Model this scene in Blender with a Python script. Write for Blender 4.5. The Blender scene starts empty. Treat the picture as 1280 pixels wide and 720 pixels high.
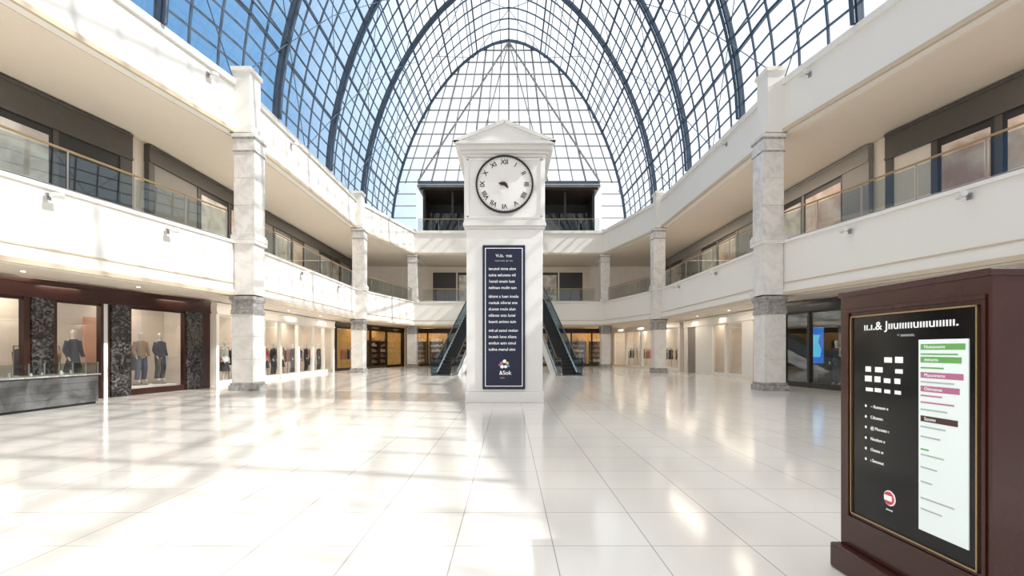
import bpy, math, random
from mathutils import Vector, Matrix
random.seed(4)
D=bpy.data; C=bpy.context; COL=C.scene.collection
# ---------------------------------------------------------------- materials
def new_mat(name):
    m=D.materials.new(name); m.use_nodes=True
    nt=m.node_tree; b=nt.nodes['Principled BSDF']; return m,nt,b
def mat(name,col,rough=.5,metal=0,emit=None,es=0,var=0.04,scale=6,spec=.5):
    m,nt,b=new_mat(name)
    b.inputs['Roughness'].default_value=rough; b.inputs['Metallic'].default_value=metal
    b.inputs['Specular IOR Level'].default_value=spec
    tc=nt.nodes.new('ShaderNodeTexCoord'); n=nt.nodes.new('ShaderNodeTexNoise'); n.inputs['Scale'].default_value=scale
    nt.links.new(tc.outputs['Object'],n.inputs['Vector'])
    r=nt.nodes.new('ShaderNodeMix'); r.data_type='RGBA'
    c1=[max(0,c*(1-var)) for c in col]+[1]; c2=[min(1,c*(1+var)) for c in col]+[1]
    r.inputs[6].default_value=c1; r.inputs[7].default_value=c2
    nt.links.new(n.outputs['Fac'],r.inputs[0]); nt.links.new(r.outputs[2],b.inputs['Base Color'])
    if emit: b.inputs['Emission Color'].default_value=(*emit,1); b.inputs['Emission Strength'].default_value=es
    return m
def marble(name,c1,c2,rough=.2,scale=2.0,lo=.45,hi=.6,dist=2.5):
    m,nt,b=new_mat(name); b.inputs['Roughness'].default_value=rough
    tc=nt.nodes.new('ShaderNodeTexCoord'); n=nt.nodes.new('ShaderNodeTexNoise')
    n.inputs['Scale'].default_value=scale; n.inputs['Detail'].default_value=8; n.inputs['Distortion'].default_value=dist
    r=nt.nodes.new('ShaderNodeValToRGB'); r.color_ramp.elements[0].position=lo; r.color_ramp.elements[1].position=hi
    r.color_ramp.elements[0].color=(*c1,1); r.color_ramp.elements[1].color=(*c2,1)
    nt.links.new(tc.outputs['Object'],n.inputs['Vector']); nt.links.new(n.outputs['Fac'],r.inputs[0]); nt.links.new(r.outputs[0],b.inputs['Base Color'])
    return m
def glassmat(name,tint,refl=.08,rough=.02,rcol=(1,1,1)):
    m=D.materials.new(name); m.use_nodes=True; nt=m.node_tree; nt.nodes.clear()
    o=nt.nodes.new('ShaderNodeOutputMaterial'); mx=nt.nodes.new('ShaderNodeMixShader'); t=nt.nodes.new('ShaderNodeBsdfTransparent'); g=nt.nodes.new('ShaderNodeBsdfGlossy')
    t.inputs[0].default_value=(*tint,1); g.inputs['Roughness'].default_value=rough; g.inputs['Color'].default_value=(*rcol,1); mx.inputs[0].default_value=refl
    nt.links.new(t.outputs[0],mx.inputs[1]); nt.links.new(g.outputs[0],mx.inputs[2]); nt.links.new(mx.outputs[0],o.inputs[0]); return m
def floormat():
    m,nt,b=new_mat('polished_floor_tiles')
    tc=nt.nodes.new('ShaderNodeTexCoord'); mp=nt.nodes.new('ShaderNodeMapping'); mp.inputs['Location'].default_value=(.41+75,-.67+75,0)
    br=nt.nodes.new('ShaderNodeTexBrick'); br.offset=0; br.inputs['Scale'].default_value=1
    br.inputs['Brick Width'].default_value=.75; br.inputs['Row Height'].default_value=.75; br.inputs['Mortar Size'].default_value=.005; br.inputs['Mortar Smooth'].default_value=.3
    br.inputs['Color1'].default_value=(.72,.685,.635,1); br.inputs['Color2'].default_value=(.69,.655,.605,1); br.inputs['Mortar'].default_value=(.36,.33,.29,1)
    nt.links.new(tc.outputs['Object'],mp.inputs[0]); nt.links.new(mp.outputs[0],br.inputs['Vector'])
    n=nt.nodes.new('ShaderNodeTexNoise'); n.inputs['Scale'].default_value=1.3; n.inputs['Detail'].default_value=6; nt.links.new(tc.outputs['Object'],n.inputs['Vector'])
    mx=nt.nodes.new('ShaderNodeMix'); mx.data_type='RGBA'; mx.blend_type='MULTIPLY'; mx.inputs[0].default_value=.08
    nt.links.new(br.outputs['Color'],mx.inputs[6]); nt.links.new(n.outputs['Fac'],mx.inputs[7]); nt.links.new(mx.outputs[2],b.inputs['Base Color'])
    b.inputs['Roughness'].default_value=.12; b.inputs['Specular IOR Level'].default_value=.6
    return m
M={}
M['floor']=floormat()
M['white']=mat('warm_white_plaster',(.83,.805,.755),.55,var=.02,scale=1)
M['soffit']=mat('cream_soffit_paint',(.76,.68,.585),.6,var=.02,scale=1)
M['cornice']=mat('beige_cornice',(.58,.48,.35),.5)
M['tower']=mat('white_painted_wood',(.81,.80,.785),.4,var=.015)
M['towersh']=mat('white_moulding',(.72,.71,.69),.4,var=.02)
M['marble']=marble('light_grey_marble',(.71,.68,.65),(.81,.78,.74),.25,1.6,.35,.6)
M['uppermarble']=marble('pale_grey_marble',(.62,.60,.57),(.77,.74,.71),.25,1.6,.35,.6)
M['greymarble']=marble('veined_grey_marble',(.24,.23,.22),(.46,.44,.42),.25,3,.35,.65)
M['darkmarble']=marble('dark_granite',(.015,.014,.014),(.20,.18,.17),.12,4,.46,.78)
M['counter']=marble('banded_grey_marble',(.06,.06,.06),(.15,.15,.15),.2,2,.35,.65,1)
M['mahog']=mat('dark_mahogany',(.038,.011,.008),.28,var=.3,scale=9)
M['kiosk']=mat('mahogany_kiosk',(.044,.009,.006),.25,var=.25,scale=5)
M['bronze']=mat('dark_bronze_frame',(.030,.018,.012),.35,metal=.3)
M['brass']=mat('brushed_brass',(.42,.31,.17),.35,metal=.9)
M['steelrail']=mat('satin_steel',(.36,.36,.36),.3,metal=.9)
M['steel']=mat('blue_grey_roof_steel',(.035,.065,.11),.45,var=.1)
M['steel2']=mat('roof_glazing_bar_steel',(.06,.095,.145),.45,var=.1)
M['gable']=mat('glare_paled_gable_steel',(.27,.275,.27),.45)  # paler than the roof steel: sky glare put into the colour
M['roofglass']=glassmat('roof_glass',(.95,.98,1),.03)
M['glass']=glassmat('shop_window_glass',(.93,.95,.95),.07)
M['railglass']=glassmat('railing_glass',(.80,.84,.82),.06)
M['escglass']=glassmat('escalator_glass',(.66,.80,.88),.34)
M['black']=mat('black_rubber',(.012,.012,.013),.4)
M['dark']=mat('dark_taupe_panel',(.085,.075,.067),.5,var=.15)
M['charcoal']=mat('charcoal_panel',(.03,.028,.028),.35)
M['greyp']=mat('grey_shutter',(.26,.24,.22),.5)
M['navy']=mat('navy_sign_panel',(.006,.010,.040),.3)
M['screen']=mat('dark_screen',(.006,.0065,.007),.12,spec=.3)
M['ink']=mat('black_ink',(.01,.01,.01),.4)
M['handm']=mat('dark_red_hand',(.05,.012,.012),.4)
def em(name,c,s): 
    return mat(name,c,.5,emit=c,es=s)
M['ewhite']=em('lit_white_graphic',(.78,.80,.80),.3)
M['epaper']=em('lit_screen_panel',(.68,.75,.74),.32)
M['egreen']=em('lit_green_graphic',(.13,.36,.10),.2)
M['epink']=em('lit_pink_graphic',(.44,.15,.27),.15)
M['egrey']=em('lit_grey_graphic',(.42,.46,.44),.1)
M['ebrown']=em('lit_brown_graphic',(.07,.03,.02),.05)
M['ered']=em('red_graphic',(.60,.05,.07),.1)
M['eyellow']=em('yellow_graphic',(.8,.6,.1),.1)
M['eblue']=em('blue_graphic',(.1,.25,.8),.1)
M['bluescreen']=em('blue_lit_screen',(.02,.14,.55),.7)
M['cyanscreen']=em('cyan_lit_picture',(.10,.50,.75),.7)
M['warmwall']=mat('self_lit_warm_shop_wall',(.36,.20,.07),.6,emit=(1,.58,.18),es=.16,var=.6,scale=5)  # amber glow put into the wall itself, standing in for shop lighting
M['shopwhite']=mat('self_lit_shop_wall',(.70,.62,.55),.6,emit=(1,.9,.8),es=.06,var=.1,scale=2)  # surface carries a faint glow of its own in place of lamplight
M['pinkwall']=mat('self_lit_peach_wall',(.66,.34,.22),.6,emit=(1,.6,.45),es=.06)  # slight self-glow added to the peach colour, though the panel is no lamp
M['lamp']=mat('lamp_lens',(1,.95,.85),.3,emit=(1,.86,.62),es=5)
M['lampw']=mat('warm_shop_lamp',(1,.8,.5),.3,emit=(1,.66,.28),es=3.5)
M['manq']=mat('mannequin_plastic',(.75,.70,.65),.4)
M['cl_dark']=mat('dark_grey_cloth',(.040,.040,.048),.8)
M['cl_navy']=mat('navy_cloth',(.03,.045,.10),.8)
M['cl_white']=mat('white_cloth',(.7,.68,.65),.8)
M['cl_rose']=mat('rose_cloth',(.45,.16,.14),.8)
M['cl_tan']=mat('tan_cloth',(.42,.30,.2),.8)
M['poster']=marble('pale_poster_print',(.42,.38,.36),(.74,.70,.66),.3,1.0,.4,.6,.5)
M['poster2']=marble('pinkish_poster_print',(.50,.33,.27),(.76,.64,.56),.3,1.0,.4,.6,.5)
M['leaf']=mat('leaf_green',(.06,.16,.04),.5,var=.4)
M['pot']=mat('terracotta_pot',(.35,.2,.14),.6)
# ---------------------------------------------------------------- mesh builder
class MB:
    def __init__(s): s.v=[]; s.f=[]; s.m=[]; s.sm=[]
    def add(s,vs,fs,mi=0,smooth=False):
        o=len(s.v); s.v+= [tuple(v) for v in vs]
        for f in fs: s.f.append([o+i for i in f]); s.m.append(mi); s.sm.append(smooth)
        return s
    def box(s,x0,x1,y0,y1,z0,z1,mi=0):
        vs=[(x0,y0,z0),(x1,y0,z0),(x1,y1,z0),(x0,y1,z0),(x0,y0,z1),(x1,y0,z1),(x1,y1,z1),(x0,y1,z1)]
        return s.add(vs,[(3,2,1,0),(4,5,6,7),(0,1,5,4),(1,2,6,5),(2,3,7,6),(3,0,4,7)],mi)
    def beam(s,p,q,w,h=None,mi=0,up=Vector((0,0,1))):
        h=h or w; p=Vector(p); q=Vector(q); d=(q-p)
        if d.length<1e-6: return s
        d.normalize(); 
        if abs(d.dot(up))>.98: up=Vector((0,1,0)) if abs(d.y)<.9 else Vector((1,0,0))
        a=d.cross(up).normalized()*w/2; b=a.cross(d).normalized()*h/2
        vs=[p-a-b,p+a-b,p+a+b,p-a+b,q-a-b,q+a-b,q+a+b,q-a+b]
        return s.add(vs,[(0,1,2,3),(7,6,5,4),(4,5,1,0),(5,6,2,1),(6,7,3,2),(7,4,0,3)],mi)
    def cone(s,p,q,r1,r2,n=12,mi=0,cap=True):
        p=Vector(p); q=Vector(q); d=(q-p).normalized(); up=Vector((0,0,1)) if abs(d.z)<.9 else Vector((1,0,0))
        a=d.cross(up).normalized(); b=d.cross(a)
        vs=[]
        for c,r in((p,r1),(q,r2)):
            for i in range(n):
                t=2*math.pi*i/n; vs.append(c+a*math.cos(t)*r+b*math.sin(t)*r)
        s.add(vs,[(i,(i+1)%n,n+(i+1)%n,n+i) for i in range(n)],mi,True)
        if cap: s.add(vs,[tuple(range(n))[::-1],tuple(range(n,2*n))],mi)
        return s
    def loft(s,rings,n=16,mi=0,cap=True):
        vs=[]
        for (cx,cy,z,rx,ry) in rings:
            for i in range(n):
                t=2*math.pi*i/n; vs.append((cx+rx*math.cos(t),cy+ry*math.sin(t),z))
        fs=[]
        for k in range(len(rings)-1):
            for i in range(n): fs.append((k*n+i,k*n+(i+1)%n,(k+1)*n+(i+1)%n,(k+1)*n+i))
        s.add(vs,fs,mi,True)
        if cap: s.add(vs,[tuple(range(n))[::-1],tuple((len(rings)-1)*n+i for i in range(n))],mi)
        return s
    def prism(s,poly,z0,z1,mi=0):
        n=len(poly); vs=[(x,y,z0) for x,y in poly]+[(x,y,z1) for x,y in poly]
        return s.add(vs,[tuple(range(n))[::-1],tuple(range(n,2*n))]+[(i,(i+1)%n,n+(i+1)%n,n+i) for i in range(n)],mi)
    def ring(s,c,r0,r1,y0,y1,n=48,mi=0):
        vs=[]
        for r in(r0,r1):
            for y in(y0,y1):
                for i in range(n):
                    t=2*math.pi*i/n; vs.append((c[0]+r*math.cos(t),y,c[1]+r*math.sin(t)))
        fs=[]
        for i in range(n):
            j=(i+1)%n
            fs+=[(i,j,2*n+j,2*n+i),(n+j,n+i,3*n+i,3*n+j),(2*n+i,2*n+j,3*n+j,3*n+i),(j,i,n+i,n+j)]
        return s.add(vs,fs,mi)
    def build(s,name,mats,parent=None,loc=(0,0,0),rot=0,bevel=0,**props):
        me=D.meshes.new(name); me.from_pydata(s.v,[],s.f)
        if not isinstance(mats,(list,tuple)): mats=[mats]
        for m in mats: me.materials.append(M[m] if isinstance(m,str) else m)
        for i,p in enumerate(me.polygons): p.material_index=s.m[i]; p.use_smooth=s.sm[i]
        me.update()
        o=D.objects.new(name,me); COL.objects.link(o); o.location=loc; o.rotation_euler=(0,0,rot)
        if parent: o.parent=parent
        if bevel:
            b=o.modifiers.new('bevel','BEVEL'); b.width=bevel; b.segments=2; b.limit_method='ANGLE'
        for k,v in props.items(): o[k]=v
        return o
def empty(name,loc,rot,label,category,**p):
    o=D.objects.new(name,None); o.empty_display_size=.2; COL.objects.link(o); o.location=loc; o.rotation_euler=(0,0,rot)
    o['label']=label; o['category']=category
    for k,v in p.items(): o[k]=v
    return o
def copy_thing(root,loc,rot,label=None):
    n=root.copy(); COL.objects.link(n); n.location=loc; n.rotation_euler=(0,0,rot)
    if label: n['label']=label
    def rec(a,b):
        for c in list(a.children):
            k=c.copy(); COL.objects.link(k); k.parent=b; k.matrix_parent_inverse=c.matrix_parent_inverse.copy(); rec(c,k)
    rec(root,n); return n
def text(parent,body,size,loc,m,rotx=math.pi/2,roty=0,align='CENTER',name='lettering',ext=.002,bold=0,sx=1,**p):
    cu=D.curves.new('txt','FONT'); cu.body=body; cu.size=size; cu.align_x=align; cu.align_y='CENTER'; cu.extrude=ext; cu.offset=bold
    o=D.objects.new('txt',cu); COL.objects.link(o); C.view_layer.update()
    me=D.meshes.new_from_object(o.evaluated_get(C.evaluated_depsgraph_get())); D.objects.remove(o)
    me.materials.clear(); me.materials.append(M[m])
    k=D.objects.new(name,me); COL.objects.link(k); k.parent=parent; k.location=loc; k.rotation_euler=(rotx,roty,0); k.scale=(sx,1,1)
    for a,b in p.items(): k[a]=b
    return k
class Span:
    def __init__(s,a,b):
        s.a=Vector(a); s.b=Vector(b); d=s.b-s.a; s.L=d.length; s.rot=math.atan2(d.y,d.x); s.u=d.normalized(); s.n=Vector((-s.u.y,s.u.x))
    def p(s,t,y=0,z=0):
        v=s.a+s.u*t+s.n*y; return (v.x,v.y,z)
def mir(pts): return [(-x,y) for x,y in pts]
STR=dict(kind='structure')
tn=[0]
def trim(): tn[0]+=1; return 'trim_%d'%tn[0]
# ---------------------------------------------------------------- shell
MB().box(-18,18,-2,46,-.2,0).build('floor','floor',label='polished cream stone tile floor',category='floor',**STR)
PL=[(-13.8,-2),(-10,18),(-10,31.7),(-7.9,40)]
PR=mir(PL)
Z1,Z2,Z3,Z4=3.5,5.5,9.45,11.4
def slab(poly,z0,z1,name,label,cat='balcony'):
    o=MB().prism(poly,z0,z1).build(name,['white'],label=label,category=cat,**STR); return o
polyL=PL+[(-7.9,46),(-18,46),(-18,-2)]
polyL=polyL[::-1]
polyR=mir(polyL)[::-1]
polyB=[(-7.9,40),(7.9,40),(7.9,46),(-7.9,46)]
for poly in(polyL,polyR,polyB):
    slab(poly,Z1,Z2,trim(),'white plastered balcony slab with tall fascia')
    slab(poly,Z3,Z4,trim(),'white plastered upper slab with tall fascia')
def inset_poly(P,d=.25):
    return [(x-d if x<0 else x+d,y) for x,y in P]
for i,(P,sg) in enumerate(((PL,-1),(PR,1))):
    for z in(Z1,Z3):
        q=inset_poly(P,.3)+[(sg*7.9+sg*.3,45.8),(sg*17.7,45.8),(sg*17.7,-1.8)]
        MB().prism(q,z-.03,z).build('ceiling','soffit',label='cream painted gallery soffit',category='ceiling',**STR)
MB().box(-7.8,7.8,40.3,45.8,Z1-.03,Z1).build('ceiling','soffit',label='cream painted gallery soffit',category='ceiling',**STR)
MB().box(-7.8,7.8,40.3,45.8,Z3-.03,Z3).build('ceiling','soffit',label='cream painted gallery soffit',category='ceiling',**STR)
MB().box(-18.2,-18,-2,46,0,Z4).build('wall_left','white',label='white plastered outer wall',category='wall',**STR)
MB().box(18,18.2,-2,46,0,Z4).build('wall_right','white',label='white plastered outer wall',category='wall',**STR)
MB().box(-18,18,46,46.2,0,Z4).build('wall_back','shopwhite',label='plastered back wall behind shops',category='wall',**STR)
spansL=[Span(PL[i],PL[i+1]) for i in range(3)]
spansR=[Span(PR[i+1],PR[i]) for i in range(3)]
spanB=Span((-7.9,40),(7.9,40))
for sp in spansL+spansR+[spanB]:
    for (z0,z1,d,m) in((Z1-.02,Z1+.10,.10,'cornice'),(Z1+.10,Z1+.20,.05,'white'),(Z1+.42,Z1+.46,.03,'cornice'),(Z2-.10,Z2,.06,'white'),
                       (Z3-.02,Z3+.12,.10,'cornice'),(Z3+.12,Z3+.24,.05,'white'),(Z4-.22,Z4,.10,'white')):
        MB().box(0,sp.L,-d,-.002,z0,z1).build(trim(),m,loc=sp.p(0),rot=sp.rot,label='horizontal fascia moulding strip',category='moulding',**STR)
for sg in(-1,1):
    a=(-17.7,-2);b=(-14,18);c=(-14,45.9)
    for (p,q) in((a,b),(b,c)):
        sp=Span(p,q) if sg<0 else Span((-q[0],q[1]),(-p[0],p[1]))
        MB().box(0,sp.L,0,.15,Z2,Z3-.03).build('wall_left' if sg<0 else 'wall_right','soffit',loc=sp.p(0),rot=sp.rot,label='beige upper gallery wall',category='wall',**STR)
# ---------------------------------------------------------------- columns
def column(name,z0,z1,w,mshaft,label,group):
    e=empty(name,(0,0,0),0,label,'column',group=group)
    h=z1-z0; g=w/2
    MB().box(-g-.08,g+.08,-g-.08,g+.08,0,.20).box(-g-.04,g+.04,-g-.04,g+.04,.20,.28).build('base','greymarble' if z0<1 else mshaft,e,bevel=.015)
    b=MB(); zz=.28; k=3 
    hh=(h-.90)/k
    for i in range(k):
        b.box(-g,g,-g,g,zz+.006,zz+hh-.006); b.box(-g+.012,g-.012,-g+.012,g-.012,zz-.01,zz+.02); zz+=hh
    b.build('shaft',mshaft,e,bevel=.008)
    MB().box(-g-.03,g+.03,-g-.03,g+.03,h-.62,h-.5).box(-g-.01,g+.01,-g-.01,g+.01,h-.5,h-.14).box(-g-.07,g+.07,-g-.07,g+.07,h-.14,h-.0).build('capital','greymarble' if z0<1 else mshaft,e,bevel=.015)
    MB().box(-g-.04,g+.04,-g-.04,g+.04,h-.20,h-.14).box(-g-.035,g+.035,-g-.035,g+.035,h-.66,h-.62).build('band','greymarble',e,bevel=.006)
    return e
cl=column('marble_column',0,Z1-.04,.78,'marble','pale marble square column with grey capital and plinth','lower atrium columns')
cu=column('marble_column',Z2,Z3-.04,.76,'uppermarble','pale grey marble square column on the balcony edge','upper atrium columns')
first=True
for sg in(-1,1):
    for (x,y) in((9.75,17.95),(9.9,31.7),(7.75,39.55)):
        if y>39: x=8.1; yy=40.35
        else: yy=y
        xl=x
        if first:
            cl.location=(sg*xl,yy,0); cu.location=(sg*(x-.06),yy,Z2); first=False
        else:
            copy_thing(cl,(sg*xl,yy,0),0); copy_thing(cu,(sg*(x-.06),yy,Z2),0)
        if y<39:
            MB().box(-.36,.36,-.38,.38,0,2.0).box(-.44,.44,-.46,.46,0,.12).box(-.44,.44,-.46,.46,1.88,2.0).build(trim(),'marble',loc=(sg*(x-.06),yy,Z1),label='pale marble block where column meets fascia',category='moulding',**STR)
            MB().box(-.42,.42,-.42,.42,0,.26).box(-.32,.32,-.38,.38,.26,2.25).box(-.38,.38,-.44,.44,2.25,2.4).build(trim(),'white',loc=(sg*(x+.05),yy,Z3),label='short white pier on the upper fascia',category='moulding',**STR)
# ---------------------------------------------------------------- railings
def railing(a,b,z,n=None):
    sp=Span(a,b); L=sp.L; n=n or max(1,round(L/1.7))
    e=empty('glass_railing',sp.p(0,.18,z),sp.rot,'clear glass balcony railing with dull brass handrail and posts','railing',group='balcony railings')
    MB().cone((0,0,1.08),(L,0,1.08),.03,.03,10).build('handrail','brass',e)
    MB().box(0,L,-.03,.03,.0,.10).build('bottom_rail','steelrail',e)
    pm=None; gm=None
    for i in range(n+1):
        x=L*i/n
        if pm is None:
            pm=MB().cone((0,0,.1),(0,0,1.06),.022,.022,8).build('post','steelrail',e,loc=(x,0,0))
        else:
            k=pm.copy(); COL.objects.link(k); k.location=(x,0,0)
        if i<n:
            if gm is None: gm=MB().box(.05,L/n-.05,-.006,.006,.13,1.0).build('glass_panel','railglass',e,loc=(x,0,0))
            else:
                k=gm.copy(); COL.objects.link(k); k.location=(x,0,0)
def sub(sp,t0,t1): return sp.p(t0)[:2],sp.p(t1)[:2]
S=spansL
railing(*sub(S[0],.3,S[0].L-.55),Z2); railing(*sub(S[1],.55,S[1].L-.55),Z2); railing(*sub(S[2],.55,S[2].L-.1),Z2)
S=spansR
railing(*sub(S[0],.1,S[0].L-.55),Z2); railing(*sub(S[1],.55,S[1].L-.55),Z2); railing(*sub(S[2],.55,S[2].L-.3),Z2)
railing((-7.2,40),(-3.1,40),Z2); railing((-1.1,40),(1.1,40),Z2); railing((3.1,40),(7.2,40),Z2)
railing((-7.6,40.2),(7.6,40.2),Z4)
# ---------------------------------------------------------------- shopfronts
def shopfront(sp,z0,h,header,bays,frame,label,depth=2,back='shopwhite',plinth=.2,light=None,lp=60,lcol=(1,.85,.7)):
    e=empty('shopfront',sp.p(0,0,z0),sp.rot,label,'shop front')
    L=sp.L; b=MB()
    b.box(0,L,-.08,.14,h-header,h-.04); b.box(0,L,-.11,-.08,h-header,h-header+.08); b.box(0,L,-.11,-.08,h-.16,h-.06)
    x=0
    for (x0,x1,k) in bays+[(L,L,'end')]:
        if x0-x>.001: b.box(x,x0,-.06,.12,0,h-header)
        x=x1
    for (x0,x1,k) in bays:
        if k=='glass': b.box(x0,x1,-.04,.10,0,plinth); b.box(x0,x1,-.02,.06,h-header-.08,h-header)
    b.build('frame',frame,e)
    for (x0,x1,k) in bays:
        if k=='glass':
            MB().box(x0,x1,.02,.035,plinth,h-header-.08).build('window_pane','glass',e)
        elif k=='marble': MB().box(x0+.01,x1-.01,-.10,.1,0,h-header).build('pillar','darkmarble',e)
        elif k.startswith('poster'):
            MB().box(x0,x1,-.02,.1,0,h-header).build('panel','charcoal',e)
            MB().box(x0+.12,x1-.12,-.04,-.02,.35,h-header-.25).build('poster',k,e)
        else: MB().box(x0,x1,-.02,.1,0,h-header).build('panel',k,e)
    if depth>0.3:
        MB().box(0,L,depth,depth+.08,0,h-.04).box(0,.08,.14,depth,0,h-.04).box(L-.08,L,.14,depth,0,h-.04).build('interior_wall',back,e)
        if light:
            nl=max(1,int(L/3.5))
            lm=MB(); 
            for i in range(nl):
                for yy in (.5,depth*.7): 
                    cx=L*(i+.5)/nl; lm.box(cx-.5,cx+.5,yy-.05,yy+.05,h-.12,h-.06)
            lm.build('ceiling_lamp',light,e)
            for i in range(nl):
                ld=D.lights.new('shop_light','AREA'); ld.shape='RECTANGLE'; ld.size=L/nl*.7; ld.size_y=depth*.5; ld.energy=lp; ld.color=lcol
                lo=D.objects.new('shop_light',ld); COL.objects.link(lo); lo.location=sp.p(L*(i+.5)/nl,depth*.5,z0+h-.2)
    return e
H=Z1-.03
spA=Span((-13.9,8),(-11.84,18.95))
shopfront(spA,0,H,.55,[(.3,4.9,'glass'),(5.05,5.6,'marble'),(5.7,6.92,'glass'),(7.0,7.16,'tower'),(7.2,7.85,'marble'),(7.9,9.95,'glass'),(10.0,10.75,'marble')],'mahog','dark mahogany clothing shop front with granite pillars',2.0,'shopwhite',light='lamp',lp=42)
spM=Span((-12,19.6),(-12,32.9))
shopfront(spM,0,H,.5,[(.2,3.7,'glass'),(3.95,5.5,'glass'),(5.65,7.6,'glass'),(7.85,9.7,'glass'),(9.85,11.4,'glass'),(11.55,13.1,'glass')],'white','white framed clothing shop front with lit windows',2.6,'shopwhite',light='lamp',lp=75)
spC=Span((-12,33.1),(-9.6,43.8))
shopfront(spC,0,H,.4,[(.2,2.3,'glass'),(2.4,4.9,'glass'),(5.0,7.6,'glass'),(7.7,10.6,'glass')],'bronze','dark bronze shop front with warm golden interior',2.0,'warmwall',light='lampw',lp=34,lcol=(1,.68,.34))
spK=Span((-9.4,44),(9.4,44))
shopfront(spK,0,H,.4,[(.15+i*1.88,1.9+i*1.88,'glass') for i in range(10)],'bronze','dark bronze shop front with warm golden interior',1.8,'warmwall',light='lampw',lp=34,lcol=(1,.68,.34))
spD=Span((9.6,43.8),(12,33.5))
shopfront(spD,0,H,.4,[(.2,2.3,'glass'),(2.5,4.9,'glass'),(5.2,7.6,'glass'),(7.9,10.3,'glass')],'white','white framed shop front with cool bright interior',1.9,'shopwhite',light='lamp',lp=45)
spN=Span((12,32.7),(12,20.8))
shopfront(spN,0,H,.5,[(.6,2.0,'greyp'),(4.5,6.1,'glass'),(6.3,8.1,'glass'),(9.2,9.8,'cornice')],'white','plain white shop wall with small warm display windows',1.6,'shopwhite',light='lamp',lp=24)
spR=Span((11.55,20.3),(13.9,8))
shopfront(spR,0,H,.45,[(.2,1.4,'glass'),(1.5,3.3,'glass'),(3.5,4.4,'marble'),(4.6,8,'glass'),(8.3,12.2,'glass')],'charcoal','black framed electronics shop front with dark interior',2.0,'charcoal',light='lampw',lp=12)
hU=Z3-.03-Z2
def upper(sp,label,bays,frame='dark',hd=1.15):
    shopfront(sp,Z2,hU,hd,bays,frame,label,.0)
uA=Span((-17.1,0),(-13.85,17.6))
def bays(L,ws,kinds,gap=.15,st=.3):
    out=[];x=st;i=0
    while x+ws[i%len(ws)]<L-.2:
        out.append((x,x+ws[i%len(ws)],kinds[i%len(kinds)])); x+=ws[i%len(ws)]+gap; i+=1
    return out
upper(uA,'dark upper gallery shop front with printed window posters',bays(uA.L,[2.4,1.6,2.0,1.9,2.2],['poster2','poster','charcoal','poster','poster2']),hd=1.0)
uM=Span((-13.85,18.4),(-13.85,44))
upper(uM,'grey upper gallery shop front with shuttered windows',bays(uM.L,[2.6,2.2,1.6],['greyp','poster','poster2']),'dark',.7)
uR=Span((13.85,17.6),(17.1,0))
upper(uR,'beige upper gallery shop front with dark header',[(.3,1.6,'soffit'),(1.8,3.4,'poster2'),(3.6,5.2,'poster2'),(5.4,6.6,'poster'),(6.8,9,'poster2'),(9.3,11,'poster2'),(11.2,14,'charcoal')],'dark',hd=1.0)
uN=Span((13.85,44),(13.85,18.4))
upper(uN,'grey upper gallery shop front with shuttered windows',bays(uN.L,[2.6,2.6,3.6],['poster','poster2','greyp']),'greyp',.7)
uB=Span((-7.5,45.6),(7.5,45.6))
upper(uB,'dark upper gallery shop front beyond the balcony',bays(15,[2.2,1.5],['charcoal','poster']),'soffit',.6)
# level three pavilion
pv=empty('roof_pavilion',(0,40.4,Z4),0,'dark canopied kiosk on the top balcony with pale roof edge','pavilion')
MB().box(-7.7,7.7,-.1,5.5,3.76,3.98).build('roof_edge','gable',pv)
MB().box(-7.5,7.5,0,5.5,3.55,3.75).build('underside','bronze',pv)
MB().box(-7.5,7.5,4.2,4.4,0,3.55).box(-7.5,-7.3,1.5,4.2,0,3.55).box(7.3,7.5,1.5,4.2,0,3.55).build('back_wall','charcoal',pv)
pp=None
for i in range(7):
    x=-7.2+2.4*i
    if pp is None: pp=MB().box(-.09,.09,.5,.68,0,3.55).build('post','charcoal',pv,loc=(x,0,0))
    else:
        k=pp.copy(); COL.objects.link(k); k.location=(x,0,0)
MB().box(-7.2,7.2,2.9,2.98,.3,2.4).build('shop_glass','railglass',pv)
# ---------------------------------------------------------------- roof vault
A0,BH,NE=11.4,15.9,1.72
def w_at(y):
    if y<18: return 10+.19*(18-y)+.12
    if y<31.7: return 10.12
    return 10.12-.3*(y-31.7)/8.3
def prof(w,n,off=0):
    pts=[]
    for i in range(401):
        th=math.pi*i/400; c=math.cos(th); s_=math.sin(th)
        pts.append(Vector(((w-off)*math.copysign(abs(c)**(2/NE),c),0,A0+(BH-off)*abs(s_)**(2/NE))))
    ln=[0]
    for i in range(400): ln.append(ln[-1]+(pts[i+1]-pts[i]).length)
    out=[];j=0
    for k in range(n+1):
        t=ln[-1]*k/n
        while j<399 and ln[j+1]<t: j+=1
        f=(t-ln[j])/max(1e-9,ln[j+1]-ln[j]); out.append(pts[j].lerp(pts[j+1],min(1,max(0,f))))
    return out
NS=56
stations=[-2.2+1.2*i for i in range(35)]; stations=[y for y in stations if y<39.4]+[39.95]
P=[[Vector((p.x,y,p.z)) for p in prof(w_at(y),NS)] for y in stations]
roof=empty('glass_vault_roof',(0,19,A0),0,'pointed barrel vault of glass on blue-grey steel arches','glass roof')
inv=(0,-19,-A0)
gm=MB(); vs=[p for r in P for p in r]; n1=NS+1
gm.add(vs,[(k*n1+i,k*n1+i+1,(k+1)*n1+i+1,(k+1)*n1+i) for k in range(len(P)-1) for i in range(NS)])
gm.build('glazing','roofglass',roof,loc=inv)
for r in P:
    b=MB()
    for i in range(NS): b.beam(r[i],r[i+1],.055,.09,up=Vector((0,1,0)))
    b.build('glazing_bar','steel2',roof,loc=inv)
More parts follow.
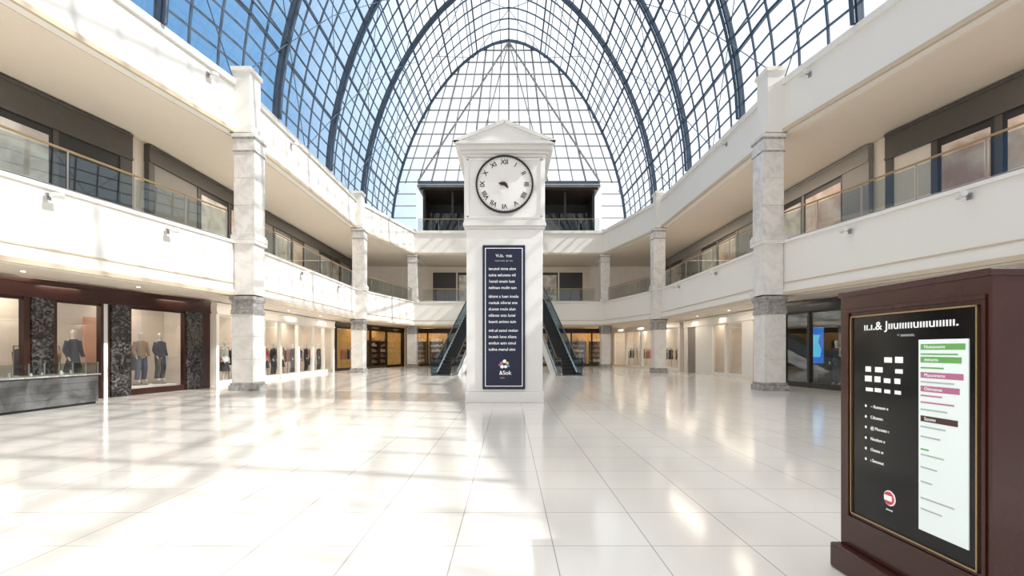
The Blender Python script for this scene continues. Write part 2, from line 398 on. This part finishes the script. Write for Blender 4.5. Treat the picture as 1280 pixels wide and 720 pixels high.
for i in range(NS+1):
    b=MB(); big=(i%4==0)
    for k in range(len(P)-1): b.beam(P[k][i],P[k+1][i],.10 if big else .05,.13 if big else .07)
    b.build('ridge_beam' if i==NS//2 else 'purlin','steel' if big else 'steel2',roof,loc=inv)
ribY=[2.6,8.6,14.6,20.6,26.6,32.6,39.9]
for y in ribY:
    w=w_at(y); n=30; a=[Vector((p.x,y,p.z)) for p in prof(w,n,.12)]; c=[Vector((p.x,y,p.z)) for p in prof(w,n,.30)]
    b=MB()
    for i in range(n):
        b.beam(a[i],a[i+1],.14,.14,up=Vector((0,1,0)))
        if y<39: 
            b.cone(c[i],c[i+1],.075,.075,8); b.beam(a[i],c[i],.03)
    b.build('arch_rib','steel',roof,loc=inv)
b=MB()
for (y0,y1) in zip(ribY[:-1],ribY[1:]):
    q0=[Vector((p.x,y0,p.z)) for p in prof(w_at(y0),12,.30)]; q1=[Vector((p.x,y1,p.z)) for p in prof(w_at(y1),12,.30)]
    for i in range(1,12,2):
        b.cone(q0[i],q1[i],.04,.04,6)
    ym=(y0+y1)/2; qm=[Vector((p.x,ym,p.z)) for p in prof(w_at(ym),12,.1)]
    for i in range(1,12,2):
        b.beam(q0[i],qm[min(12,i+1)],.03); b.beam(q0[i],qm[i-1],.03); b.beam(q1[i],qm[min(12,i+1)],.03); b.beam(q1[i],qm[i-1],.03)
b.build('cross_bracing','steel2',roof,loc=inv)
# gable
gb=empty('glass_gable_wall',(0,40.1,15.3),0,'pointed glazed end wall with glare-paled steel grid fanning from apex','glass wall')
gl=(0,-40.1,-15.3); GW=9.8
pg=[p for p in prof(GW,120) ]
def halfw(z):
    t=min(1,max(0,(z-A0)/BH)); return GW*(1-t**NE)**(1/NE)
poly=[p for p in pg if p.z>=15.4]; 
gm=MB(); gm.add([(p.x,40.1,p.z) for p in poly],[tuple(range(len(poly)))])
for sg in(-1,1):
    gm.add([(sg*7.75,40.1,11.42),(sg*GW,40.1,11.42),(sg*halfw(13.5),40.1,13.5),(sg*halfw(15.4),40.1,15.4),(sg*7.75,40.1,15.4)],[(0,1,2,3,4)])
gm.build('glazing','roofglass',gb,loc=gl)
b=MB(); z=11.5
while z<27: 
    hw=halfw(z)
    if z<15.4:
        for sg in(-1,1): b.beam((sg*7.75,40.1,z),(sg*hw,40.1,z),.07)
    else: b.beam((-hw,40.1,z),(hw,40.1,z),.09 if int(z*2)%4 else .12,.08)
    z+=1.0
b.build('transom','gable',gb,loc=gl,)
ZA=42.0
for i in range(-9,10):
    xb=i*1.08; b=MB()
    z=15.4; 
    def fx_(z): return xb*(ZA-z)/(ZA-15.4)
    while z<27.2 and abs(fx_(z+.1))<halfw(z+.1): z+=.1
    if z>15.8:
        b.beam((xb,40.1,15.4),(fx_(z),40.1,z),.08 if i%3 else .13); b.build('mullion','gable',gb,loc=gl)
b=MB()
for sg in(-1,1):
    b.beam((0,39.9,27.1),(sg*7.6,39.9,15.4),.12); b.beam((0,39.9,27.1),(sg*3.2,39.9,15.4),.08)
b.build('raking_strut','gable',gb,loc=gl)
b=MB()
for i in range(len(poly)-1): b.beam((poly[i].x,40.05,poly[i].z),(poly[i+1].x,40.05,poly[i+1].z),.12,.16,up=Vector((0,1,0)))
b.beam((-7.6,40.05,15.45),(7.6,40.05,15.45),.2)
b.build('edge_frame','steel2',gb,loc=gl)
# ---------------------------------------------------------------- clock tower
TX=-.12; TY=13.6
ct=empty('clock_tower',(TX,TY,0),0,'white clock tower with pediment and navy directory panel','clock tower')
g=1.08
MB().box(-g-.03,g+.03,-.03,2*g+.03,0,.30).build('base','tower',ct,bevel=.015)
MB().box(-g,g,0,2*g,.30,4.92).build('shaft','tower',ct,bevel=.015)
MB().box(-g-.04,g+.04,-.04,2*g+.04,4.92,4.99).box(-g-.09,g+.09,-.09,2*g+.09,4.99,5.08).box(-g-.07,g+.07,-.07,2*g+.07,5.08,5.16).build('string_course','towersh',ct,bevel=.01)
MB().box(-g-.06,g+.06,-.06,2*g+.06,5.16,6.92).build('clock_housing','tower',ct,bevel=.015)
b=MB()
b.box(-g+.02,-g+.07,-.085,-.06,5.24,6.86).box(g-.07,g-.02,-.085,-.06,5.24,6.86).box(-g+.02,g-.02,-.085,-.06,6.83,6.88).box(-g+.02,g-.02,-.085,-.06,5.22,5.27)
b.build('panel_moulding','tower',ct)
MB().box(-g-.10,g+.10,-.10,2*g+.10,6.92,7.0).box(-g-.17,g+.17,-.17,2*g+.17,7.0,7.08).box(-g-.26,g+.26,-.26,2*g+.26,7.08,7.20).build('cornice','towersh',ct,bevel=.012)
e0=g+.30
def gable_roof():
    b=MB(); yf,yb=-.28,2*g+.28; za=7.78; zb=7.2
    vs=[(-e0,yf,zb),(e0,yf,zb),(0,yf,za),(-e0,yb,zb),(e0,yb,zb),(0,yb,za)]
    b.add(vs,[(0,1,2),(5,4,3),(0,2,5,3),(1,4,5,2),(1,0,3,4)]); return b
gable_roof().build('pediment_roof','tower',ct)
b=MB(); b.beam((-e0-.03,-.32,7.25),(0,-.32,7.82),.08,.09); b.beam((e0+.03,-.32,7.25),(0,-.32,7.82),.08,.09); b.box(-e0-.03,e0+.03,-.36,-.28,7.20,7.28)
b.build('pediment_moulding','towersh',ct)
MB().loft([(0,g,7.7,.10,.10),(0,g,7.85,.13,.13),(0,g,7.92,.06,.06),(0,g,8.0,.08,.08),(0,g,8.08,.01,.01)]).build('finial','tower',ct)
cz=6.15; R=.80
ck=MB(); ck.ring((0,cz),.0001,R*.97,-.11,-.06,64); ckf=ck.build('clock_face','tower',ct)
MB().ring((0,cz),R*.955,R*1.015,-.145,-.06,64).build('rim','ink',ckf)
romans=['XII','I','II','III','IIII','V','VI','VII','VIII','IX','X','XI']
for i,rn in enumerate(romans):
    a=math.radians(30*i); rr=R*.77
    text(ckf,rn,.18,(rr*math.sin(a),-.116,cz+rr*math.cos(a)),'ink',roty=a,name='numeral',bold=.003)
b=MB()
for i in range(60):
    a=math.radians(6*i); b.beam((R*.89*math.sin(a),-.114,cz+R*.89*math.cos(a)),(R*.93*math.sin(a),-.114,cz+R*.93*math.cos(a)),.010,.006)
b.build('minute_marks','ink',ckf)
def hand(a,l,w,y,nm):
    a=math.radians(a); d=Vector((math.sin(a),0,math.cos(a))); n=Vector((math.cos(a),0,-math.sin(a))); c=Vector((0,y,cz))
    pts=[c-d*.10,c+n*w*.6,c+d*l*.55+n*w,c+d*l,c+d*l*.55-n*w,c-n*w*.6]
    vs=pts+[p+Vector((0,.01,0)) for p in pts]; k=len(pts)
    MB().add(vs,[tuple(range(k)),tuple(range(k,2*k))[::-1]]+[(i,k+i,k+(i+1)%k,(i+1)%k) for i in range(k)]).build(nm,'handm',ckf)
hand(275,.17,.05,-.145,'hour_hand'); hand(140,.17,.04,-.16,'minute_hand')
MB().cone((0,-.165,cz),(0,-.11,cz),.05,.05,16).build('hub','ink',ckf)
# navy directory
dp=MB().box(-.62,.58,-.05,0,.38,4.45).build('directory_panel','navy',ct,bevel=.008)
px0,px1,pz0,pz1=-.55,.51,.46,4.37
b=MB(); 
for (x0,x1,z0,z1) in((px0,px1,pz0,pz0+.018),(px0,px1,pz1-.018,pz1),(px0,px0+.018,pz0,pz1),(px1-.018,px1,pz0,pz1)): b.box(x0,x1,-.056,-.05,z0,z1)
b.build('border','ewhite',dp)
text(dp,'Vı.la. ·nısı',.13,(-.02,-.054,4.15),'ewhite',sx=.95)
text(dp,'nsna iunt .atl .ins',.075,(-.02,-.054,4.01),'egrey')
rows=['ianutol nima alon','tuina selunatu nil','1onsii enuin luat','nelinao mulin sun','idnmt a luen imolu','runtuk nilorat ens','sl.onat muin alun','nilanes oıtu lunai','luonit enimo tuin','mir.ul sanoi melun','inutek luno tiluna','emilun satn oinul','tulina menul ains']
for i,rw in enumerate(rows):
    zz=3.78-.178*i-(.07 if i>3 else 0)-(.07 if i>8 else 0)
    text(dp,rw,.112,(-.45,-.054,zz),'ewhite',align='LEFT',bold=.0006)
def blob(cx,zc,r,m,par=dp,y=-.056,n=20,nm='emblem_petal'):
    vs=[(cx+r*math.cos(2*math.pi*i/n),y,zc+r*math.sin(2*math.pi*i/n)) for i in range(n)]+[(cx,y+.005,zc)]
    MB().add(vs,[tuple(range(n))]).build(nm,m,par)
for (dx,dz,r,m) in((-.08,.07,.045,'epink'),(-.0,.12,.05,'ewhite'),(.08,.07,.04,'eyellow'),(.11,-.01,.035,'eblue'),(.03,-.03,.045,'ewhite'),(-.07,-.03,.05,'ewhite'),(-.14,.02,.03,'epink')): blob(.0+dx,1.05+dz,r,m)
text(dp,'&Sok',.16,(.02,-.054,.84),'ewhite',bold=.001)
text(dp,'sun',.09,(-.06,-.054,.71),'epink',bold=.002)
# ---------------------------------------------------------------- directory kiosk
kk=empty('directory_kiosk',(2.3,3.33,0),-math.pi/2,'dark mahogany directory kiosk with brass-framed lit screen','directory kiosk')
W=1.04
MB().box(-.01,W+.06,-.07,.55,0,.17).build('plinth','kiosk',kk,bevel=.015)
MB().box(0,W,0,.46,.17,1.88).build('cabinet','kiosk',kk,bevel=.008)
MB().box(-.008,W+.008,-.012,.470,1.855,1.89).build('top_cap','kiosk',kk,bevel=.006)
u0,u1,v0,v1=.12,.99,.41,1.72
b=MB(); t=.008
for (x0,x1,z0,z1) in((u0-.05,u1+.03,v0-.05,v0-.025),(u0-.05,u1+.03,v1+.025,v1+.05),(u0-.05,u0-.025,v0-.025,v1+.025),(u1+.012,u1+.03,v0-.025,v1+.025)): b.box(x0,x1,-.012,0,z0,z1)
b.build('raised_frame','kiosk',kk,bevel=.004)
b=MB()
for (x0,x1,z0,z1) in((u0,u1,v0,v0+t),(u0,u1,v1-t,v1),(u0,u0+t,v0,v1),(u1-t,u1,v0,v1)): b.box(x0,x1,-.018,0,z0,z1)
b.build('brass_frame','brass',kk)
scn=MB().box(u0+t,u1-t,-.006,0,v0+t,v1-t).build('screen','screen',kk)
def sx(u): return u0+u
text(scn,'ıı.ı.& Jııuıııııuıııuıııııı.',.072,(sx(.44),-.009,1.645),'ewhite',bold=.0006,ext=.001,sx=1.22)
text(scn,'= ııııııııııuııı.',.028,(sx(.44),-.009,1.585),'egrey',ext=.001)
random.seed(2)
for i in range(4):
    for j in range(4):
        if (i,j) in((0,3),(2,2),(1,3)): continue
        x=sx(.12+.078*i+random.uniform(0,.008)); z=1.235+.062*j; w2=random.uniform(.040,.062); h2=random.uniform(.022,.042)
        MB().box(x,x+w2,-.009,-.006,z,z+h2).build('map_icon','ewhite',scn,bevel=.003)
for i in range(6):
    z=1.14-.068*i
    blob(sx(.13),z,.009,'ewhite',scn,-.009,nm='map_pin')
    text(scn,['~ Ruınsum ıı','Cıltzınııo','@ Mucnsto ı','Nınzlom ıı','Onıtna ııı','ı Sımonut'][i],.028,(sx(.17),-.009,z),'ewhite',align='LEFT',ext=.001,name='lettering')
blob(sx(.32),.605,.046,'ewhite',scn,-.0075,n=32,nm='emblem'); blob(sx(.32),.605,.039,'ered',scn,-.0130,n=32,nm='emblem_ring')
MB().box(sx(.292),sx(.348),-.020,-.0131,.590,.622).build('emblem_bar','ewhite',scn,bevel=.003)
text(scn,'znuına',.02,(sx(.32),-.009,.535),'ewhite',ext=.0005)
pn=MB().box(sx(.53),sx(.82),-.012,-.006,.50,1.555).build('list_panel','epaper',scn)
for (z,m,l,tx) in((1.515,'egreen',.26,'Nuesauıııms'),(1.475,'egreen',.22,''),(1.445,'egreen',.24,'zenıuma'),(1.40,'egreen',.14,''),(1.36,'epink',.25,'Mazunmonıı'),(1.322,'egrey',.2,''),(1.285,'epink',.23,'Osimuinsıı'),(1.247,'epink',.13,''),(1.21,'epink',.20,''),(1.17,'egrey',.16,''),(1.12,'ebrown',.22,'Suzınııı'),(1.075,'egrey',.15,''),(1.02,'egrey',.12,''),(.95,'egreen',.05,''),(.92,'egrey',.14,''),(.85,'egrey',.10,''),(.77,'egrey',.07,''),(.68,'egrey',.2,''),(.62,'egrey',.13,'')):
    hgt=.032 if tx else .008
    MB().box(sx(.545),sx(.545)+l,-.014,-.012,z-hgt/2,z+hgt/2).build('list_row',m,pn)
    if tx: text(pn,tx,.026,(sx(.57),-.0155,z),'ewhite',align='LEFT',ext=.0005)
# ---------------------------------------------------------------- escalators
def escalator(a,b_):
    sp=Span(a,b_); e=empty('escalator',sp.p(0),sp.rot,'black step escalator with tinted glass balustrades','escalator',group='pair of escalators')
    L=sp.L; x1=1.3; x2=L-1.2; hw=.55; rise=Z2
    prof_=[(0,0),(x1,0),(x2,rise),(L,rise)]
    for sy in(-1,1):
        y=sy*(hw+.06)
        def strip(dz0,dz1,th,m,nm):
            bb=MB()
            for (p,q) in zip(prof_[:-1],prof_[1:]):
                vs=[(p[0],y-th,p[1]+dz0),(q[0],y-th,q[1]+dz0),(q[0],y-th,q[1]+dz1),(p[0],y-th,p[1]+dz1)]
                vs+=[(v[0],y+th,v[2]) for v in vs]
                bb.add(vs,[(0,1,2,3),(7,6,5,4),(0,4,5,1),(3,2,6,7),(0,3,7,4),(1,5,6,2)])
            bb.build(nm,m,e)
        strip(.16,.92,.008,'escglass','balustrade')
        strip(.0,.16,.05,'steelrail','skirt')
        bb=MB(); hp=[(-.05,.45),(.0,.85)]+[(p[0],p[1]+.97) for p in prof_]+[(L+.1,rise+.6)]
        for p,q in zip(hp[:-1],hp[1:]): bb.beam((p[0],y,p[1]),(q[0],y,q[1]),.07,.05)
        bb.build('handrail','black',e)
    bb=MB()
    vs=[(x1,-hw-.11,0),(x2,-hw-.11,rise-.02),(L,-hw-.11,rise-.02),(L,-hw-.11,rise-1),(x2+.2,-hw-.11,rise-1),(x1+1.7,-hw-.11,0)]
    vs+=[(v[0],hw+.11,v[2]) for v in vs]; n=6
    bb.add(vs,[tuple(range(n)),tuple(range(n,2*n))[::-1]]+[(i,n+i,n+(i+1)%n,(i+1)%n) for i in range(n)]); bb.build('truss_casing','towersh',e)
    MB().box(0,x1,-hw,hw,0,.02).build('landing_plate','steelrail',e)
    N=27; st=None
    for i in range(N):
        x=x1+(x2-x1)*i/N; z=rise*i/N
        if st is None: st=MB().box(0,(x2-x1)/N+.02,-hw,hw,.0,rise/N+.02).build('step','black',e,loc=(x,0,z))
        else:
            k=st.copy(); COL.objects.link(k); k.location=(x,0,z)
escalator((-3.85,27.2),(-2.1,39.8)); escalator((3.6,27.2),(2.1,39.8))
# ---------------------------------------------------------------- mannequins and goods
def skin_body():
    J=[((0,0,.95),.10),((0,0,1.15),.085),((0,0,1.38),.10),((0,0,1.50),.045),((0,-.01,1.58),.06),((0,-.01,1.68),.085),((0,0,1.77),.05),
       ((-.18,0,1.40),.05),((-.25,.02,1.13),.036),((-.22,-.08,.90),.028),((-.21,-.12,.80),.03),
       ((.18,0,1.40),.05),((.26,.02,1.13),.036),((.27,-.05,.88),.028),((.27,-.08,.79),.03),
       ((-.10,0,.88),.085),((-.11,-.02,.50),.055),((-.12,.02,.09),.035),((-.12,-.12,.03),.03),
       ((.10,0,.88),.085),((.12,-.05,.50),.055),((.13,.03,.09),.035),((.14,-.11,.03),.03)]
    E=[(0,1),(1,2),(2,3),(3,4),(4,5),(5,6),(2,7),(7,8),(8,9),(9,10),(2,11),(11,12),(12,13),(13,14),(0,15),(15,16),(16,17),(17,18),(0,19),(19,20),(20,21),(21,22)]
    me=D.meshes.new('b'); me.from_pydata([j[0] for j in J],E,[]); o=D.objects.new('b',me); COL.objects.link(o)
    o.modifiers.new('s','SKIN'); o.modifiers.new('u','SUBSURF').levels=1
    for i,v in enumerate(me.skin_vertices[0].data): v.radius=(J[i][1],J[i][1]); v.use_root=(i==0)
    C.view_layer.update(); m2=D.meshes.new_from_object(o.evaluated_get(C.evaluated_depsgraph_get())); D.objects.remove(o)
    m2.materials.clear(); m2.materials.append(M['manq']); return m2
BODY=skin_body()
def mannequin(loc,rot,top,bottom,label,skirt=False):
    e=empty('mannequin',loc,rot,label,'mannequin',group='shop window mannequins')
    o=D.objects.new('body',BODY); COL.objects.link(o); o.parent=e
    b=MB().loft([(0,0,.86,.18,.13),(0,0,1.0,.165,.12),(0,0,1.12,.14,.105),(0,0,1.3,.18,.12),(0,0,1.42,.19,.10),(0,0,1.47,.10,.07)])
    b.cone((-.17,0,1.41),(-.25,.02,1.12),.075,.06); b.cone((-.25,.02,1.13),(-.225,-.07,.92),.06,.048)
    b.cone((.17,0,1.41),(.26,.02,1.12),.075,.06); b.cone((.26,.02,1.13),(.27,-.045,.92),.06,.048)
    b.build('top',top,e)
    if skirt: MB().loft([(0,0,.45,.26,.22),(0,0,.7,.21,.17),(0,0,.95,.15,.11)]).build('skirt',bottom,e)
    else:
        b=MB(); b.loft([(-.095,0,.92,.10,.11),(-.11,-.02,.5,.078,.082),(-.12,.02,.1,.07,.08)]); b.loft([(.095,0,.92,.10,.11),(.12,-.05,.5,.078,.082),(.13,.03,.1,.07,.08)]); b.build('trousers',bottom,e)
    MB().cone((0,0,-.1),(0,0,-.06),.22,.22,20).build('stand','steelrail',e)
def man(sp,t,y,top,bot,lab,skirt=False,z=.1): mannequin(sp.p(t,y,z),sp.rot+random.uniform(-.2,.2),top,bot,lab,skirt)
d='mannequin in dark grey jacket and trousers behind window'; w_='mannequin in white top and dark skirt behind window'; n_='mannequin in navy top and tan trousers behind window'
r_='mannequin in rose top and dark skirt behind window'
def plat(sp,t0,t1,y0,y1,z1=.25,m='shopwhite'):
    MB().box(0,t1-t0,0,y1-y0,0,z1).build('display_platform',m,loc=sp.p(t0,y0,0),rot=sp.rot,bevel=.01,label='low pale display platform in shop window',category='platform')
plat(spA,5.6,7.0,.3,1.1); plat(spA,7.9,10.0,.3,1.1); plat(spA,.6,4.6,.3,1.1)
man(spA,5.9,.7,'cl_dark','cl_tan','mannequin in dark top and tan trousers behind window',z=.35); man(spA,6.7,.7,'cl_navy','cl_dark','mannequin in navy top and dark skirt behind window',True,z=.35)
man(spA,9.65,.7,'cl_navy','cl_dark','mannequin in navy top and dark trousers behind window',z=.35); man(spA,8.9,.7,'cl_tan','cl_navy','mannequin in tan jacket and navy trousers behind window',z=.35); man(spA,8.15,.7,'cl_rose','cl_dark',r_,True,.35); man(spA,4.3,.7,'cl_white','cl_dark',w_,True,.35); man(spA,3.45,.7,'cl_dark','cl_dark',d,z=.35)
MB().box(0,1.6,0,.1,0,2.6).build('wall_panel','pinkwall',loc=spA.p(7.9,1.8,.0),rot=spA.rot,label='peach painted backdrop panel inside shop',category='panel')
cyc=[('cl_dark','cl_dark',d,0),('cl_white','cl_dark',w_,1),('cl_dark','cl_navy',d,0),('cl_navy','cl_tan',n_,0),('cl_dark','cl_dark',d,0),('cl_rose','cl_dark',r_,1)]
for i,t in enumerate((.8,1.6,2.4,3.2,4.3,5.1,6.0,6.8,8.3,9.1,10.1,10.9,12.1)):
    a,b_,l,s_=cyc[i%6]; man(spM,t,.55,a,b_,l,bool(s_))
man(spR,2.6,.8,'cl_white','cl_navy','mannequin in white top and navy trousers behind window'); man(spR,1.6,1.1,'cl_dark','cl_dark',d)
def rack(sp,t,y,L=1.5):
    e=empty('clothes_rack',sp.p(t,y,0),sp.rot,'chrome clothes rack with hanging garments','clothes rack',group='shop clothes racks')
    MB().cone((0,0,0),(0,0,1.6),.02,.02,8).cone((L,0,0),(L,0,1.6),.02,.02,8).cone((0,0,1.6),(L,0,1.6),.02,.02,8).box(-.02,.02,-.25,.25,0,.03).box(L-.02,L+.02,-.25,.25,0,.03).build('frame','steelrail',e)
    for i in range(10):
        x=.1+i*(L-.2)/9; c=random.choice(['cl_dark','cl_white','cl_rose','cl_navy','cl_tan'])
        MB().loft([(x,0,.75,.04,.22),(x,0,1.1,.035,.18),(x,0,1.42,.03,.22),(x,0,1.52,.015,.05)],10).build('garment',c,e)
rack(spA,5.7,1.5,1.2); rack(spA,2,1.5); rack(spA,8.1,1.45,1.5)
for t in(.4,2.3,4.2,6.1,8.0,9.9,11.5): rack(spM,t,1.6,1.4)
rack(spC,3,1.3); rack(spD,.6,1.2); rack(spD,3,1.2); rack(spD,6,1.2); rack(spD,8.2,1.2)
def shelf(sp,t,y):
    e=empty('shelf_unit',sp.p(t,y,0),sp.rot,'dark wooden display shelf unit glowing warm','shelf',group='shop shelf units')
    MB().box(0,.05,0,.35,0,2.3).box(1.25,1.3,0,.35,0,2.3).box(.05,1.25,.3,.35,0,2.3).build('case','bronze',e)
    for k in range(5): 
        MB().box(.05,1.25,.02,.3,.3+.48*k,.34+.48*k).build('shelf_board','bronze',e)
        MB().box(.1,1.2,.26,.29,.66+.48*k-.36,.70+.48*k-.36).build('strip_light','lampw',e)
        b=MB(); x=.12
        while x<1.1:
            ww=random.uniform(.06,.14); b.box(x,x+ww,.08,.24,.34+.48*k,.34+.48*k+random.uniform(.12,.3)); x+=ww+.05
        b.build('goods',random.choice(['cl_tan','cl_white','cl_rose','brass']),e,kind='stuff')
for t in(.3,1.9,3.5,5.1,6.7,10.6,12.2,13.8,15.4,17.0): shelf(spK,t,1.3)
for t in(.4,5.8,7.6,9.2): shelf(spC,t,1.4)
sc=empty('display_screen',(12.16,19.55,0),0,'blue lit display screen standing inside dark shop','screen')
MB().box(0,.7,0,.06,.9,2.45).box(.28,.42,0,.05,0,.9).build('bezel','black',sc); MB().box(.04,.66,-.01,0,.94,2.41).build('screen_face','bluescreen',sc)
MB().loft([(.35,0,1.2,.16,.01),(.35,0,1.5,.22,.01),(.33,0,1.8,.10,.01),(.36,0,2.1,.14,.01)]).build('screen_picture','cyanscreen',sc,loc=(0,-.012,0))
# counter
cn=empty('service_counter',(-11.5,10.7,0),math.pi/2,'dark grey banded marble service counter with tinted glass guard','counter')
b=MB()
for i in range(4): b.box(0,2.75,0,.75,.06+.185*i,.06+.185*(i+1)-.012)
b.box(.01,2.74,.01,.74,.06,.80); b.build('body','counter',cn,bevel=.004); MB().box(.04,2.71,.04,.71,0,.06).build('plinth','black',cn)
MB().box(-.04,2.79,-.05,.8,.80,.84).build('countertop','greymarble',cn,bevel=.008)
MB().box(0,2.75,.0,.012,.84,1.14).box(2.738,2.75,.012,.7,.84,1.14).build('glass_guard','railglass',cn)
pp=None
for i in range(8):
    x=.02+2.7*i/7
    if pp is None: pp=MB().box(-.012,.012,-.02,.0,.84,1.16).build('guard_post','steelrail',cn,loc=(x,0,0))
    else:
        k=pp.copy(); COL.objects.link(k); k.location=(x,0,0)
for i in range(6):
    h=random.uniform(.08,.15); r=random.uniform(.03,.05)
    MB().loft([(0,0,0,r,r),(0,0,h*.6,r,r),(0,0,h*.8,r*.4,r*.4),(0,0,h,r*.4,r*.4)],12).build('jar','greymarble' if i%2 else 'marble',loc=(-11.75-.12*(i%2),11.0+.4*i,.842),label='small pale jar standing on the counter',category='jar',group='jars on the counter')
# plant on back balcony
pt=empty('potted_plant',(3.5,41.3,Z2),0,'leafy potted plant behind the balcony railing','plant')
MB().loft([(0,0,0,.2,.2),(0,0,.4,.28,.28),(0,0,.45,.3,.3)]).build('pot','pot',pt)
b=MB()
for i in range(160):
    a=random.uniform(0,6.28); el=random.uniform(-.2,1.5); r=random.uniform(.25,.6)
    p=Vector((math.cos(a)*math.cos(el)*r,math.sin(a)*math.cos(el)*r,.75+math.sin(el)*r)); dd=Vector((random.uniform(-1,1),random.uniform(-1,1),random.uniform(-.5,1))).normalized(); n=dd.orthogonal().normalized()
    b.add([p,p+dd*.09+n*.04,p+dd*.2,p+dd*.09-n*.04],[(0,1,2,3)])
b.cone((0,0,.4),(0,0,.9),.03,.02,6); b.build('foliage','leaf',pt,kind='stuff')
# fascia spot lights
def spot(loc,sg):
    e=empty('wall_spotlight',loc,0 if sg<0 else math.pi,'small pale spotlight bracketed to the fascia','spotlight',group='fascia spotlights')
    MB().box(0,.04,-.06,.06,-.08,.08).beam((.03,0,0),(.22,0,.02),.03).build('bracket','steelrail',e)
    MB().cone((.2,-.12,.0),(.26,.12,.05),.06,.08,14).build('lamp_head','towersh',e)
def fx(y): return 10+.19*(18-y) if y<18 else 10
for sg in(-1,1):
    for (y,z) in((11.6,5.2),(14.8,5.15),(23,5.15),(28,5.15)): spot((sg*(fx(y)-.065),y,z),sg)
    for (y,z) in((16.4,10.9),(22,10.9)): spot((sg*(fx(y)-.005),y,z),sg)
# recessed downlights
dm=None
for sg in(-1,1):
    for z in(Z1-.032,):
        for y in(9,12,15,20.5,24,28):
            x=fx(y)+1.0
            if dm is None:
                dm=empty('recessed_downlight',(sg*x,y,z),0,'round recessed downlight in the soffit','downlight',group='soffit downlights')
                MB().cone((0,0,-.02),(0,0,0),.05,.05,20).build('lens','lamp',dm); MB().loft([(0,0,-.015,.08,.08),(0,0,0,.08,.08)],20,cap=False).build('trim_ring','steelrail',dm)
            else: copy_thing(dm,(sg*x,y,z),0)
def area(loc,sx_,sy_,e,col=(1,.86,.70),rot=0):
    ld=D.lights.new('gallery_fill_light','AREA'); ld.shape='RECTANGLE'; ld.size=sx_; ld.size_y=sy_; ld.energy=e; ld.color=col  # added fill lamp to brighten the galleries, not an actual fitting
    o=D.objects.new('gallery_fill_light',ld); COL.objects.link(o); o.location=loc; o.rotation_euler=(0,0,rot)
for sg in(-1,1):
    for y in(10,22,32):
        area((sg*(fx(y)+1.2),y,Z1-.06),.4,6,30); area((sg*(fx(y)+1.8),y,Z3-.06),.4,6,95)
area((0,42,Z1-.06),12,.5,40); area((0,42.5,Z3-.06),12,.5,45)
# ---------------------------------------------------------------- sun, sky
sd=D.lights.new('sun','SUN'); sd.energy=4.4; sd.angle=math.radians(.7); sd.color=(1,.97,.92)
so=D.objects.new('sun',sd); COL.objects.link(so)
dirv=Vector((.90,-.20,.80)); so.rotation_euler=dirv.to_track_quat('Z','Y').to_euler(); so.location=(30,0,40)
w=D.worlds.new('sky'); C.scene.world=w; w.use_nodes=True; nt=w.node_tree; nt.nodes.clear()
N=nt.nodes.new; Lk=nt.links.new
out=N('ShaderNodeOutputWorld'); bg=N('ShaderNodeBackground'); tc=N('ShaderNodeTexCoord'); sp_=N('ShaderNodeSeparateXYZ'); Lk(tc.outputs['Generated'],sp_.inputs[0])
def mth(op,a,b=None,c=None):
    n=N('ShaderNodeMath'); n.operation=op
    for i,v in enumerate((a,b,c)):
        if v is None: continue
        if isinstance(v,(int,float)): n.inputs[i].default_value=v
        else: Lk(v,n.inputs[i])
    return n.outputs[0]
nz=N('ShaderNodeTexNoise'); nz.inputs['Scale'].default_value=3; nz.inputs['Detail'].default_value=6; Lk(tc.outputs['Generated'],nz.inputs['Vector'])
xx=mth('MULTIPLY_ADD',sp_.outputs['X'],.5,.5); xx=mth('ADD',xx,mth('MULTIPLY_ADD',nz.outputs['Fac'],.20,-.10))
rp=N('ShaderNodeValToRGB'); cr=rp.color_ramp
stops=[(.14,(.06,.17,.38)),(.28,(.17,.35,.60)),(.38,(.52,.67,.84)),(.45,(.95,.97,1)),(.68,(.95,.97,1.0)),(.82,(.72,.83,.94))]
cr.elements[0].position=stops[0][0]; cr.elements[0].color=(*stops[0][1],1); cr.elements[1].position=stops[-1][0]; cr.elements[1].color=(*stops[-1][1],1)
for p_,c_ in stops[1:-1]:
    e_=cr.elements.new(p_); e_.color=(*c_,1)
Lk(xx,rp.inputs[0])
def ss(v,a,b):
    m=N('ShaderNodeMapRange'); m.interpolation_type='SMOOTHSTEP'; m.inputs['From Min'].default_value=a; m.inputs['From Max'].default_value=b; Lk(v,m.inputs['Value']); return m.outputs['Result']
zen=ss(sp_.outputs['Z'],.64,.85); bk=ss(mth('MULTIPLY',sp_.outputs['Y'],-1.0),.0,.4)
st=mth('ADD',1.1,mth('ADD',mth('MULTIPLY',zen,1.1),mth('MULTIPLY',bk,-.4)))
mx=N('ShaderNodeMix'); mx.data_type='RGBA'; Lk(mth('MAXIMUM',zen,bk),mx.inputs[0]); Lk(rp.outputs[0],mx.inputs[6]); mx.inputs[7].default_value=(.98,.97,.965,1)
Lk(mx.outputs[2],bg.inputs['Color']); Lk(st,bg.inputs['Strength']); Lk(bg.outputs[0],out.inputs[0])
# ---------------------------------------------------------------- camera
cd=D.cameras.new('camera'); cd.sensor_width=36; cd.lens=36*600/1280; cd.shift_y=77/1280; cd.shift_x=4/1280; cd.clip_end=300; cd.clip_start=.05
co=D.objects.new('camera',cd); COL.objects.link(co); co.location=(0,0,1.5); co.rotation_euler=(math.pi/2,0,0); C.scene.camera=co
vs_=C.scene.view_settings; vs_.view_transform='Standard'; vs_.look='None'; vs_.exposure=0.28
